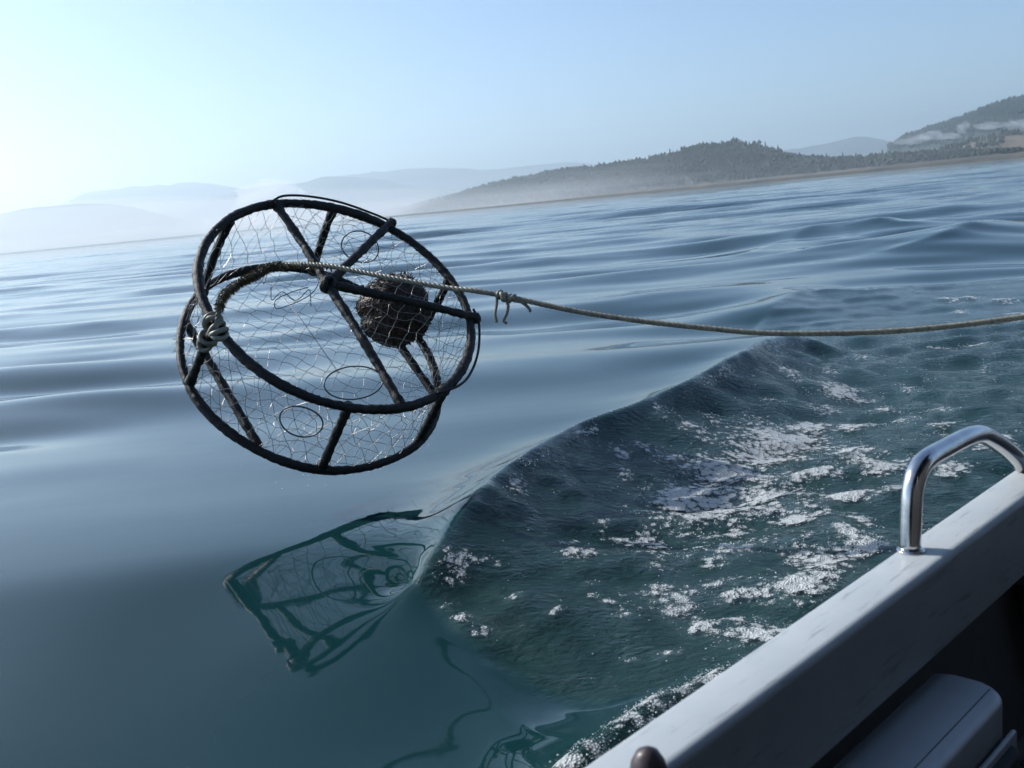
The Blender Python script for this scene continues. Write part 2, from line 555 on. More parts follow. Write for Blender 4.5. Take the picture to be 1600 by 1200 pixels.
n_f = noise(nt, 58, 5, 0.62, mscale=(0.6, 1, 1), dist=0.5)
n_m = noise(nt, 0.9, 4, 0.55, mscale=(0.28, 1.0, 1.0))
n_s = noise(nt, 5.5, 3, 0.5, mscale=(0.3, 1.0, 1.0))
h = math_node(nt, 'MULTIPLY', math_node(nt, 'MULTIPLY', n_f, wk), 0.0105)
h = math_node(nt, 'ADD', h, math_node(nt, 'MULTIPLY', n_m, math_node(nt, 'MULTIPLY', fr, 0.08)))
h = math_node(nt, 'ADD', h, math_node(nt, 'MULTIPLY', n_s, math_node(nt, 'MULTIPLY', fr, 0.012)))
h = math_node(nt, 'ADD', h, math_node(nt, 'MULTIPLY', n_s, 0.0005))
bump(nt, bs, h, 1.0, 1.0)
RRv = np.hypot(X, Y)
sea = mesh_np('sea', np.stack([X, Y, Z], 1), F, mt, {'wake': WK * (1 - 0.75 * sstep(Y, 4.6, 6.2)), 'aeration': np.clip(FD * WK + 0.12 * WK * sstep(fbm(X * 2.2, Y * 2.2, 4), 0.5, 0.75) * sstep(-np.hypot(X - 0.7, (Y - 2.4) * 0.8), -1.2, -0.3), 0, 1),
                                                   'far': sstep(RRv, 8, 40)})
tag(sea, 'calm blue-green sea with a foamy wake', None, None, 'structure')

# foam: raised lace of bubbles lying on the wake
fx = np.arange(-0.45, 3.5, 0.011)
fy = np.arange(1.25, 6.9, 0.011)
GX, GY = np.meshgrid(fx, fy)
gx, gy = GX.ravel(), GY.ravel()
fd = foam_density(gx, gy)
speck = sstep(fbm(gx * 9, gy * 6, 3), 0.62, 0.80) * wake_mask(gx, gy) * sstep(-gy, -5.5, -3.0)
d4, s4, h4 = seg_dist(gx, gy, catmull(CREST4, 4))
c4 = np.exp(-(d4 / 0.07) ** 2) * sstep(h4, 0.01, 0.05) * (0.35 + 0.75 * fbm(gx * 14, gy * 14, 2))
d1, s1, h1 = seg_dist(gx, gy, catmull(CREST1, 4))
c1 = np.exp(-((d1 - 0.03) / 0.03) ** 2) * (s1 > 0) * sstep(fbm(gx * 9 + 5, gy * 5, 2), 0.56, 0.72) * sstep(h1, 0.015, 0.04)
dens = np.clip(np.maximum.reduce([0.9 * fd, 0.62 * speck, 0.72 * c4, 0.6 * c1]), 0, 1)
gw = wake_mask(gx, gy)
dens = dens * sstep(gw, 0.35, 0.85)
gz = sea_height(gx, gy, np.hypot(gx, gy) * 0.0055, gw) + 0.003 + 0.006 * dens + 0.004 * dens * vnoise(gx * 90, gy * 90)
keep = dens.reshape(GX.shape) > 0.05
kc = keep[:-1, :-1] | keep[1:, :-1] | keep[:-1, 1:] | keep[1:, 1:]
ci, cj = np.nonzero(kc)
w = GX.shape[1]
Q = np.stack([ci * w + cj, ci * w + cj + 1, (ci + 1) * w + cj + 1, (ci + 1) * w + cj], 1)
used, inv = np.unique(Q.ravel(), return_inverse=True)
mt, nt, bs, out = new_mat('sea_foam')
bs.inputs['Base Color'].default_value = (0.54, 0.56, 0.55, 1)
bs.inputs['Roughness'].default_value = 0.5
tc = nt.nodes.new('ShaderNodeTexCoord')
vo = node(nt, 'ShaderNodeTexVoronoi', Scale=210.0)
nt.links.new(tc.outputs['Object'], vo.inputs['Vector'])
vo2 = node(nt, 'ShaderNodeTexVoronoi', Scale=46.0)
nt.links.new(tc.outputs['Object'], vo2.inputs['Vector'])
nz = noise(nt, 15, 6, 0.68, mscale=(0.55, 1, 1), dist=0.8)
dn = attr(nt, 'foam_amount')
thr = math_node(nt, 'ADD', math_node(nt, 'MULTIPLY', nz, 1.9), -1.03)
thr = math_node(nt, 'ADD', thr, math_node(nt, 'MULTIPLY', vo2.outputs['Distance'], 0.75))
thr = math_node(nt, 'ADD', thr, math_node(nt, 'MULTIPLY', vo.outputs['Distance'], 0.45))
al = math_node(nt, 'MULTIPLY', math_node(nt, 'SUBTRACT', dn, thr), 3.4, True)
al = math_node(nt, 'MULTIPLY', al, math_node(nt, 'MULTIPLY', dn, 4.0, True))
nt.links.new(math_node(nt, 'MULTIPLY', al, 0.93), bs.inputs['Alpha'])
bump(nt, bs, math_node(nt, 'ADD', vo.outputs['Distance'], math_node(nt, 'MULTIPLY', vo2.outputs['Distance'], 1.5)), 0.9, 0.006)
foam = mesh_np('foam', np.stack([gx, gy, gz], 1)[used], inv.reshape(-1, 4), mt, {'foam_amount': dens[used]})
tag(foam, 'white bubbly foam scattered over the dark wake', None, None, 'stuff')

# single bubbles riding on the foam and along the crests
bv, bf = [], []
for k in range(3):
    for j in range(6):
        bv.append((math.cos(R(10 + 32 * k)) * math.cos(R(60 * j + 20 * k)), math.cos(R(10 + 32 * k)) * math.sin(R(60 * j + 20 * k)), math.sin(R(10 + 32 * k))))
for k in range(2):
    for j in range(6):
        bf.append((k * 6 + j, k * 6 + (j + 1) % 6, (k + 1) * 6 + (j + 1) % 6, (k + 1) * 6 + j))
bv, bf = np.array(bv + [(0, 0, 1.0)]), np.array(bf)
pb_ = np.clip(dens - 0.12, 0, 1) ** 1.3 + 1.6 * c4 * 0.5 + 0.9 * c1 + 0.010 * gw
pb_ = pb_ * (gy < 5.5)
pick = rng.choice(len(gx), 9000, p=pb_ / pb_.sum())
bx_ = gx[pick] + rng.normal(size=len(pick)) * 0.006
by_ = gy[pick] + rng.normal(size=len(pick)) * 0.006
br_ = 0.0007 + 0.0017 * rng.random(len(pick)) ** 2.2
BV = (bv[None] * br_[:, None, None] + np.stack([bx_, by_, gz[pick] - 0.001], 1)[:, None]).reshape(-1, 3)
BF = (bf[None] + (np.arange(len(pick)) * len(bv))[:, None, None]).reshape(-1, 4)
mt, nt, bs, out = new_mat('foam_bubble')
bs.inputs['Base Color'].default_value = (0.45, 0.50, 0.50, 1)
bs.inputs['Roughness'].default_value = 0.16
tag(mesh_np('foam_bubbles', BV, BF, mt), 'small shiny bubbles riding on the foam', None, None, 'stuff')

# ------------------------------------------------------------ land
M_forest = noisy('forest_floor', (0.018, 0.030, 0.018), (0.045, 0.058, 0.028), 0.05, 0.9, 0.15, 0.6, 3.0)
M_far = noisy('distant_forest', (0.020, 0.034, 0.024), (0.035, 0.048, 0.032), 0.01, 0.95)
M_grass = noisy('dry_grass', (0.11, 0.085, 0.055), (0.19, 0.14, 0.09), 0.03, 0.9)
M_beach = noisy('beach', (0.05, 0.045, 0.034), (0.10, 0.085, 0.06), 0.05, 0.9, mscale=(1, 1, 4))


def hill(name, pts, dist, wf, wb, mat, label, drop=0.0, rough=0.06, nu=160, nv=26, seed=0.0, matfn=None):
    az = np.array([p[0] for p in pts])
    el = np.array([p[1] for p in pts]) / 1000.0
    A = np.linspace(az[0], az[-1], nu)
    # smooth interpolation through the measured skyline
    E = np.interp(A, az, el)
    k = np.ones(5) / 5
    E = np.convolve(np.r_[[E[0]] * 2, E, [E[-1]] * 2], k, 'valid')
    E = E * (1 + 0.10 * (fbm(A * 0.55 + seed, A * 0 + seed, 5) - 0.5)) + 0.0012 * (fbm(A * 2.6 + seed, A * 0 + 3, 3) - 0.5)
    D = dist(A) if callable(dist) else np.full_like(A, dist)
    Hc = np.maximum(D * E + CAM_H - drop, 1.0)
    ends = sstep(np.arange(nu), -1, 4) * sstep(nu - 1 - np.arange(nu), -1, 4)
    V = np.linspace(-1, 1, nv)
    AA_, VV = np.meshgrid(np.radians(A), V, indexing='ij')
    rr = D[:, None] + np.where(VV < 0, VV * wf, VV * wb)
    prof = np.where(VV < 0, 1 - np.abs(VV) ** 1.35, 1 - np.abs(VV) ** 1.7)
    x, y = rr * np.sin(AA_), rr * np.cos(AA_)
    sc_ = 1.0 / (0.35 * wf)
    n_ = fbm(x * sc_ + seed, y * sc_ + seed, 5) - 0.5
    z = Hc[:, None] * ends[:, None] * prof * (1 + rough * 4 * n_ * (1 - prof) * 1.2) + Hc[:, None] * rough * n_ * (0.25 + prof) * 0.5 * ends[:, None]
    z = np.where(np.abs(VV) > 0.999, -2.0, z)
    i_, j_ = np.meshgrid(np.arange(nu - 1), np.arange(nv - 1), indexing='ij')
    f = np.stack([i_ * nv + j_, (i_ + 1) * nv + j_, (i_ + 1) * nv + j_ + 1, i_ * nv + j_ + 1], -1).reshape(-1, 4)
    o = mesh_np(name, np.stack([x, y, z], -1).reshape(-1, 3), f, mat)
    tag(o, label, None, None, 'structure')
    return A, D, x, y, z


def headD(a):
    return np.interp(a, [-9, -4, 0, 5, 12, 20, 32], [2300, 1750, 1400, 1150, 1000, 900, 820])


hill('far_ridge', FAR_L, 7600, 1500, 1200, M_far, 'pale distant ridge at the far left of the coast', rough=0.14, seed=3)
hill('far_ridge', FAR_M2, 7600, 1600, 1200, M_far, 'faint long ridge farthest behind the headland', rough=0.14, seed=11)
hill('far_ridge', FAR_M, 6000, 1200, 1800, M_far, 'pale ridge behind the bright fog bank', rough=0.14, seed=23)
hill('far_ridge', FAR_R, 5600, 1400, 2200, M_far, 'blue distant ridge between headland and right mountain', rough=0.14, seed=31)
hill('coastal_hill', NEAR_L, 3900, 800, 900, M_far, 'hazy low hill standing at the left end of the shore', rough=0.14, seed=41)
mA, mD, mx, my, mz = hill('mountain', MOUNT, 2000, 620, 900, M_forest, 'dark forested mountain at the right', drop=6, rough=0.10, seed=53)
hA, hD, hx, hy, hz = hill('headland', HEAD, headD, 190, 260, M_forest, 'forested headland along the shore', drop=5, rough=0.10, nu=240, nv=34, seed=67)
fA, fD, gfx, gfy, gfz = hill('grass_field', FIELD + [(33, 15)], 1050, 120, 200, M_grass, 'dry brown grassy slope below the right mountain', rough=0.06, seed=71)
# beach / dune strip in front of everything
SHORE = [(-9, 1.0), (-4, 1.6), (0, 2.0), (5, 2.6), (10, 3.0), (15, 3.2), (20, 3.3), (25, 3.5), (36, 3.5)]
hill('shore', SHORE, lambda a: np.interp(a, [-40, -15, -9, -4, 0, 5, 12, 20, 32], [2100, 1900, 1900, 1480, 1160, 910, 760, 670, 600]), 22, 120, M_beach, 'tan beach and dune strip at the waterline', rough=0.25, nu=320, seed=83)


# trees: irregular low-poly conifers and rounder broadleaf crowns
def conifer(h, rbase, seed):
    g = np.random.default_rng(seed)
    V, Fc = [], []
    tiers = 6
    n = 7
    for t in range(tiers):
        z0 = h * (0.12 + 0.86 * t / tiers)
        z1 = min(h * (0.12 + 0.86 * (t + 1.55) / tiers), h)
        rr = rbase * (1 - t / tiers) ** 0.85
        o = len(V)
        for k in range(n):
            a = 2 * math.pi * k / n + t * 0.5
            q = rr * (0.6 + 0.65 * g.random())
            V.append((q * math.cos(a), q * math.sin(a), z0 - 0.05 * h * g.random()))
        V.append((0.08 * rr * g.normal(), 0.08 * rr * g.normal(), z1))
        for k in range(n):
            Fc.append((o + k, o + (k + 1) % n, o + n))
    return np.array(V), np.array(Fc)


def broad(h, rbase, seed):
    g = np.random.default_rng(seed)
    V, Fc = [], []
    for c in range(6):
        cx, cy_, cz = rbase * 0.45 * g.normal(), rbase * 0.45 * g.normal(), h * (0.4 + 0.42 * g.random())
        s = rbase * (0.45 + 0.3 * g.random())
        o = len(V)
        for d in [(1, 0, 0), (-1, 0, 0), (0, 1, 0), (0, -1, 0), (0, 0, 1), (0, 0, -1)]:
            q = s * (0.7 + 0.6 * g.random())
            V.append((cx + q * d[0], cy_ + q * d[1], cz + q * d[2]))
        for a, b, c_ in [(0, 2, 4), (2, 1, 4), (1, 3, 4), (3, 0, 4), (2, 0, 5), (1, 2, 5), (3, 1, 5), (0, 3, 5)]:
            Fc.append((o + a, o + b, o + c_))
    return np.array(V), np.array(Fc)


M_needle = noisy('conifer_needles', (0.012, 0.024, 0.014), (0.035, 0.052, 0.026), 0.6, 0.9)
M_bark = noisy('bark', (0.05, 0.04, 0.03), (0.09, 0.07, 0.05), 3, 0.9)
kinds = [conifer(1, 0.22, 1), conifer(1, 0.27, 2), conifer(1, 0.20, 3), broad(1, 0.42, 4), broad(1, 0.36, 5), conifer(1, 0.24, 6)]


def forest(name, x, y, z, hts, mat, label):
    VV, FF = [], []
    o = 0
    for px, py, pz, h_ in zip(x, y, z, hts):
        V, Fc = kinds[int(rng.integers(len(kinds)))]
        a = rng.random() * 6.283
        c, s = math.cos(a), math.sin(a)
        wv = h_ * (0.8 + 0.5 * rng.random())
        VV.append(np.stack([px + wv * (c * V[:, 0] - s * V[:, 1]), py + wv * (s * V[:, 0] + c * V[:, 1]), pz - 0.06 * h_ + h_ * V[:, 2]], 1))
        FF.append(Fc + o)
        o += len(V)
    return tag(mesh_np(name, np.vstack(VV), np.vstack(FF), mat, smooth=False), label, None, None, 'stuff')


def scatter(A, D, x, y, z, n, vmin, vmax):
    nu, nv = x.shape
    u = rng.random(n) * (nu - 1.001)
    vv = (vmin + (vmax - vmin) * rng.random(n)) * (nv - 1.001)
    i, j = u.astype(int), vv.astype(int)
    fu, fv = u - i, vv - j
    b = lambda q: (q[i, j] * (1 - fu) + q[i + 1, j] * fu) * (1 - fv) + (q[i, j + 1] * (1 - fu) + q[i + 1, j + 1] * fu) * fv
    return b(x), b(y), b(z)


px, py, pz = scatter(hA, hD, hx, hy, hz, 8200, 0.03, 0.60)
keep = (pz > 0.8)
px, py, pz = px[keep], py[keep], pz[keep]
forest('forest', px, py, pz, 4.0 + 4.5 * rng.random(len(px)) * (0.4 + fbm(px * 0.02, py * 0.02, 2)), M_needle, 'dense dark mixed wood covering the headland')
px, py, pz = scatter(mA, mD, mx, my, mz, 3600, 0.15, 0.56)
keep = pz > 26
forest('forest', px[keep], py[keep], pz[keep], 7.0 + 6.0 * rng.random(keep.sum()), M_needle, 'dark conifer wood covering the right mountain')

px, py, pz = scatter(fA, fD, gfx, gfy, gfz, 900, 0.02, 0.62)
keep = (fbm(px * 0.018, py * 0.018, 3) > 0.63) | (pz > 0.93 * np.interp(np.degrees(np.arctan2(px, py)), [p[0] for p in FIELD], [p[1] * 1.05 + 0.9 for p in FIELD]))
forest('scrub', px[keep], py[keep], pz[keep], 3.0 + 4.0 * rng.random(keep.sum()), M_needle, 'dark scrub and trees around the grassy slope')

# single trees that stand out on the headland skyline
tree_mesh = []
for k in range(4):
    V, Fc = kinds[(0, 1, 2, 5)[k]]
    c_me = MB().add(V, Fc.tolist())
    t_me = MB().tube([(0, 0, -0.1), (0, 0, 0.2), (0.004, 0, 0.9)], [0.02, 0.016, 0.004], 6)
    tree_mesh.append((c_me, t_me))
proto = {}
crest_j = int(0.5 * (hx.shape[1] - 1))
spots = [-3.4, -2.6, -1.5, -0.9, 0.3, 1.6, 2.2, 3.1, 4.6, 5.2, 6.1, 7.2, 7.9, 8.9, 9.3, 10.1, 10.8, 11.2, 11.9, 12.3, 12.9, 13.5, 14.1, 14.4, 15.2, 15.8, 16.6, 17.2, 17.9, 18.4, 19.1, 19.8, 20.6, 21.2, 21.9, 22.6]
for q, a in enumerate(spots):
    i = int(np.argmin(np.abs(hA - a)))
    j = crest_j - (q % 3)
    k = q % 4
    root = empty('conifer_tree')
    ht = 7.0 + 4.5 * random.random()
    root.location = (hx[i, j], hy[i, j], hz[i, j] - 0.3)
    root.scale = (ht, ht, ht)
    root.rotation_euler.z = random.random() * 6
    tag(root, 'dark pointed conifer standing out on the headland skyline', 'tree', 'conifers on the headland skyline')
    if k not in proto:
        c_ = tree_mesh[k][0].build('crown', M_needle, root, False)
        t_ = tree_mesh[k][1].build('trunk', M_bark, root)
        proto[k] = (c_, t_)
    else:
        for src in proto[k]:
            d = src.copy()
            col.objects.link(d)
            d.parent = root


# ------------------------------------------------------------ fog banks and haze
def volume_mat(name, density, color=(0.98, 0.99, 1.0), aniso=0.3):
    mt_ = bpy.data.materials.new(name)
    mt_.use_nodes = True
    nt_ = mt_.node_tree
    nt_.nodes.clear()
    o_ = nt_.nodes.new('ShaderNodeOutputMaterial')
    v_ = nt_.nodes.new('ShaderNodeVolumePrincipled')
    v_.inputs['Density'].default_value = density
    v_.inputs['Color'].default_value = (*color, 1)
    v_.inputs['Anisotropy'].default_value = aniso
    nt_.links.new(v_.outputs[0], o_.inputs['Volume'])
    return mt_


def fog_blob(name, center, size, mat, label, seed, rz=0.0, rough=0.45):
    nu, nv = 64, 24
    th, ph = np.meshgrid(np.arange(nu) * 2 * math.pi / nu, (np.arange(nv) + 0.5) / nv * math.pi, indexing='ij')
    dx, dy, dz = np.sin(ph) * np.cos(th), np.sin(ph) * np.sin(th), np.cos(ph)
    n_ = fbm(dx * 2.2 + dz * 1.3 + seed + 20, dy * 2.2 + dz * 2.1 + seed + 30, 5)
    q = 1 + rough * 2 * (n_ - 0.5)
    x, y, z = dx * q * size[0], dy * q * size[1], dz * q * size[2]
    c, s = math.cos(rz), math.sin(rz)
    x, y = c * x - s * y, s * x + c * y
    P = np.stack([x, y, np.maximum(z, -center[2] + 1.5)], -1).reshape(-1, 3) + np.array(center)
    i_, j_ = np.meshgrid(np.arange(nu), np.arange(nv - 1), indexing='ij')
    f = np.stack([i_ * nv + j_, i_ * nv + j_ + 1, ((i_ + 1) % nu) * nv + j_ + 1, ((i_ + 1) % nu) * nv + j_], -1).reshape(-1, 4).tolist()
    V = P.tolist()
    V += [P.reshape(nu, nv, 3)[:, 0].mean(0).tolist(), P.reshape(nu, nv, 3)[:, -1].mean(0).tolist()]
    for i in range(nu):
        f.append((len(V) - 2, i * nv, ((i + 1) % nu) * nv))
        f.append((len(V) - 1, ((i + 1) % nu) * nv + nv - 1, i * nv + nv - 1))
    return tag(MB().add(V, f).build(name, mat), label, None, None, 'stuff')


def at_az(a, r, z):
    return (r * math.sin(R(a)), r * math.cos(R(a)), z)


FOG_ON = True
if FOG_ON:
    fogA = volume_mat('fog_low', 0.0016)
    fogB = volume_mat('fog_thick', 0.012, (1, 1, 1), 0.3)
    fogC = volume_mat('fog_wisp', 0.012)
    fogD = volume_mat('fog_mist', 0.0008)
    for k, (hh, lab) in enumerate(((8, 'lowest sheet of mist on the water before the headland'), (14, 'thin mist lying on the water before the headland'), (22, 'tall faint mist before the wooded headland'))):
        fog_blob('sea_mist', at_az(-6 + 3 * k, 900 + 35 * k, 4), (560, 120 + 20 * k, hh), fogD, lab, 33 + 7 * k, R(6 - 3 * k), 0.8)
    fog_blob('sea_mist', at_az(14, 600, 5), (190, 60, 20), fogD, 'tall faint mist before the right half of the headland', 71, R(-14), 0.8)
    fog_blob('sea_mist', at_az(10, 630, 3), (150, 50, 10), fogD, 'faint mist along the foot of the wooded headland', 67, R(-10), 0.8)
    fog_blob('fog_bank', at_az(-22, 1500, 16), (560, 260, 40), fogA, 'low white sea fog hiding the shore at far left', 1, R(22))
    fog_blob('fog_bank', at_az(-12.3, 2300, 62), (80, 80, 44), fogB, 'bright white fog puff rising before the pale ridge', 5, R(12))
    fog_blob('fog_bank', at_az(-9.0, 1750, 10), (260, 140, 20), fogA, 'thin fog lying low left of the headland', 9, R(9))
    for k, (a_, z_, w_, h_, lab) in enumerate(((22.6, 30, 17, 4.5, 'thin fog wisp hanging at the left foot of the mountain'), (23.5, 34, 12, 5, 'fog tuft left of the middle of the mountain'),
                                               (24.3, 30, 13, 3.5, 'low streak of fog under the mountain woods'), (25.05, 39, 7, 6, 'small upright fog puff in front of the mountain'),
                                               (26.3, 37, 15, 4, 'fog wisp drifting right of the upright puff'), (27.6, 35, 18, 6, 'fog wisp on the mountain at the right edge'))):
        fog_blob('fog_wisp', at_az(a_, 1250, z_), (w_, 22, h_), fogC, lab, 13 + 4 * k, R(-a_), 1.0)
HAZE = 0.00028
HAZE_COL = (0.84, 0.95, 1.0)
HAZE_G = 0.6
hz_b = MB().box((-9300, -9300, -3.5), (9300, 9300, 400)).build('haze', volume_mat('haze_air', HAZE, HAZE_COL, HAZE_G), None, False)
tag(hz_b, 'pale sea haze filling the air', None, None, 'stuff')
# ------------------------------------------------------------ the boat
BD = Vector((0.7227, 0.6912, 0)).normalized()      # along the gunwale, away from the camera
BN = Vector((BD.y, -BD.x, 0))                       # inboard
bm = Matrix((BD, BN, Vector((0, 0, 1)))).transposed().to_4x4()
bm.translation = Vector((0.028, 0.75, 0.0))


def extrude_s(profile, s0, s1, ns=2, closed=True):
    """profile of (n, z) swept along the boat; local x = s, y = n"""
    V, Fc = [], []
    P = len(profile)
    for i in range(ns):
        s = s0 + (s1 - s0) * i / (ns - 1)
        V += [(s, a, b) for a, b in profile]
    for i in range(ns - 1):
        for k in range(P if closed else P - 1):
            l = (k + 1) % P
            Fc.append((i * P + k, i * P + l, (i + 1) * P + l, (i + 1) * P + k))
    if closed:
        Fc.append(tuple(reversed(range(P))))
        Fc.append(tuple((ns - 1) * P + k for k in range(P)))
    return V, Fc


def rounded(n0, n1, z0, z1, rads, seg=6):
    """rounded rectangle in (n, z); rads: lower-left, lower-right, upper-right, upper-left"""
    out_ = []
    for (cx, cz, a0), r_ in zip(((n0, z0, 180), (n1, z0, 270), (n1, z1, 0), (n0, z1, 90)), rads):
        ox = cx + (r_ if cx == n0 else -r_)
        oz = cz + (r_ if cz == z0 else -r_)
        for k in range(seg + 1):
            a = R(a0 + 90 * k / seg)
            out_.append((ox + r_ * math.cos(a), oz + r_ * math.sin(a)))
    return out_


def painted(name, c1, c2, rough, scr=True):
    mt_, nt_, bs_, _ = new_mat(name)
    f1 = noise(nt_, 7, 5, 0.6)
    c = ramp(nt_, f1, [(0.3, c1), (0.7, c2)])
    # dark scuffs running along the rail
    f2 = noise(nt_, 75, 5, 0.7, mscale=(0.14, 1.3, 1.3), dist=0.4)
    sc2 = ramp(nt_, f2, [(0.57, (0, 0, 0)), (0.66, (1, 1, 1))])
    mx_ = node(nt_, 'ShaderNodeMix', data_type='RGBA')
    nt_.links.new(math_node(nt_, 'MULTIPLY', sc2, 0.5), mx_.inputs['Factor'])
    nt_.links.new(c, mx_.inputs['A'])
    mx_.inputs['B'].default_value = (c1[0] * 0.45, c1[1] * 0.45, c1[2] * 0.45, 1)
    nt_.links.new(mx_.outputs['Result'], bs_.inputs['Base Color'])
    nt_.links.new(ramp(nt_, noise(nt_, 24, 3), [(0.3, (rough - 0.08,) * 3), (0.7, (rough + 0.12,) * 3)]), bs_.inputs['Roughness'])
    bump(nt_, bs_, noise(nt_, 60, 4), 0.12, 0.002)
    return mt_


M_gun = painted('gunwale_paint', (0.43, 0.47, 0.485), (0.50, 0.535, 0.545), 0.46)
M_hull = painted('hull_paint', (0.30, 0.32, 0.34), (0.40, 0.42, 0.44), 0.4)
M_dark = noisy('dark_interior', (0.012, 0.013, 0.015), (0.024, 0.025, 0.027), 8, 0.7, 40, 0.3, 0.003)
M_box = noisy('white_plastic', (0.50, 0.54, 0.57), (0.60, 0.63, 0.65), 5, 0.38, 90, 0.08, 0.001)
M_steel, nt, bs, _ = new_mat('polished_steel')
bs.inputs['Metallic'].default_value = 1.0
nt.links.new(ramp(nt, noise(nt, 40, 4, mscale=(1, 1, 1)), [(0.3, (0.55, 0.54, 0.54)), (0.7, (0.68, 0.67, 0.67))]), bs.inputs['Base Color'])
nt.links.new(ramp(nt, noise(nt, 60, 5, 0.6), [(0.35, (0.12,) * 3), (0.7, (0.26,) * 3)]), bs.inputs['Roughness'])
bump(nt, bs, noise(nt, 300, 3), 0.04, 0.0006)

GZ = 0.43
M_shade_roof = noisy('shade_roof_cloth', (0.02, 0.025, 0.035), (0.03, 0.035, 0.045), 20, 0.85)  # for the unseen roof added overhead to block the sky
boat = empty('motor_boat', bm)
tag(boat, 'grey painted open motor boat seen along its gunwale', 'boat')
S0, S1 = -1.6, 3.6
BW = 1.75
g = MB()
g.add(*extrude_s(rounded(0.0, 0.057, 0.316, GZ, (0.004, 0.006, 0.010, 0.004)), S0, S1, 40))
g.build('gunwale', M_gun, boat)
g = MB()
g.add(*extrude_s(rounded(BW - 0.057, BW, 0.316, GZ, (0.006, 0.004, 0.005, 0.013)), S0, S1, 40))
g.build('gunwale', M_gun, boat)
for sgn in (0, 1):
    n_out = 0.006 if sgn == 0 else BW - 0.006
    dirn = 1 if sgn == 0 else -1
    prof = [(n_out, 0.318), (n_out + dirn * 0.012, 0.318), (n_out + dirn * 0.06, 0.12), (n_out + dirn * 0.18, -0.14), (n_out + dirn * 0.165, -0.15), (n_out + dirn * 0.045, 0.12)]
    MB().add(*extrude_s(prof, S0 + 0.002, S1 - 0.002, 2)).build('hull_side', M_hull, boat, False)
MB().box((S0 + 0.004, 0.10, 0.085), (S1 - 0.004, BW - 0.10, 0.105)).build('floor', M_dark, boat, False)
MB().box((S0 + 0.003, 0.17, -0.16), (S1 - 0.003, BW - 0.17, -0.13)).build('hull_bottom', M_hull, boat, False)
MB().box((S0 - 0.03, 0.004, -0.14), (S0, BW - 0.004, 0.40)).build('transom', M_hull, boat, False)
MB().box((S1, 0.004, -0.14), (S1 + 0.03, BW - 0.004, 0.40)).build('bow_panel', M_hull, boat, False)
# dark lining on the inside of the hull side
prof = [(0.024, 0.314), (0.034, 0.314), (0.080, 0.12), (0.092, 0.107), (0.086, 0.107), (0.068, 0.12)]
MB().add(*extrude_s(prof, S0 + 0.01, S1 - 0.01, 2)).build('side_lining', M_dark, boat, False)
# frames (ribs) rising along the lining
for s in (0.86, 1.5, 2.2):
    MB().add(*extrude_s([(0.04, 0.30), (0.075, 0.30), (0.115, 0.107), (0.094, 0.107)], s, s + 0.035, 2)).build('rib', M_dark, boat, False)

# steel grab handle bolted on the gunwale
hp = [(0.592, 0.013, 0.432), (0.597, 0.013, 0.470), (0.603, 0.013, 0.503), (0.618, 0.013, 0.523), (0.645, 0.013, 0.532), (0.70, 0.013, 0.5325), (0.77, 0.013, 0.531), (0.815, 0.013, 0.525), (0.85, 0.013, 0.512), (0.90, 0.013, 0.487), (0.95, 0.013, 0.459), (0.992, 0.013, 0.432)]
hc = resample(catmull(hp, 10), 0.006)
handle = MB().tube(hc, 0.0128, 20).build('grab_handle', M_steel, boat)
for s in (0.592, 0.990):
    MB().tube([(s, 0.014, 0.4302), (s, 0.014, 0.4318), (s, 0.014, 0.4332)], [0.0165, 0.0165, 0.0145], 24).build('weld_collar', M_steel, handle)
M_knob = noisy('brown_rubber', (0.035, 0.025, 0.028), (0.07, 0.05, 0.052), 30, 0.4, 120, 0.3, 0.002)
kb = MB()
prof = [(0.0, 0.0145), (0.30, 0.0165), (0.6, 0.016), (0.8, 0.0135), (0.93, 0.009), (1.0, 0.002)]
kb.tube([(0.0, 0.0, 0.395 + 0.062 * t) for t, _ in prof], [q for _, q in prof], 20)
knob = kb.build('rubber_knob', M_knob, boat)
knob.location = (0.012, 0.060, 0.006)
MB().tube([(0.0, 0.0, 0.375), (0.0, 0.0, 0.397)], 0.009, 12).build('stem', M_knob, knob)

# white moulded box under the gunwale
bxm = bm.copy()
sbox = empty('storage_box', bm @ Matrix.Translation((0.0, 0.0, 0.106)))
tag(sbox, 'white moulded storage box with rounded corners tucked under the gunwale', 'storage box')


def rbox(s0, s1, n0, n1, z0, z1, rr, rt, seg=8):
    """box with plan-rounded corners (rr) and a rounded top edge (rt)"""
    plan = rounded(s0, s1, n0, n1, (rr,) * 4, seg)
    cx, cy_ = (s0 + s1) / 2, (n0 + n1) / 2
    rings = [(z0, 0.0)] + [(z1 - rt + rt * math.sin(R(a)), rt * (1 - math.cos(R(a)))) for a in range(0, 91, 15)]
    V, Fc = [], []
    P = len(plan)
    for z_, ins in rings:
        for a, b in plan:
            kx = 1 - ins / (0.5 * (s1 - s0))
            ky = 1 - ins / (0.5 * (n1 - n0))
            V.append((cx + (a - cx) * kx, cy_ + (b - cy_) * ky, z_))
    for i in range(len(rings) - 1):
        for k in range(P):
            l = (k + 1) % P
            Fc.append((i * P + k, i * P + l, (i + 1) * P + l, (i + 1) * P + k))
    Fc.append(tuple(reversed(range(P))))
    Fc.append(tuple((len(rings) - 1) * P + k for k in range(P)))
    return V, Fc


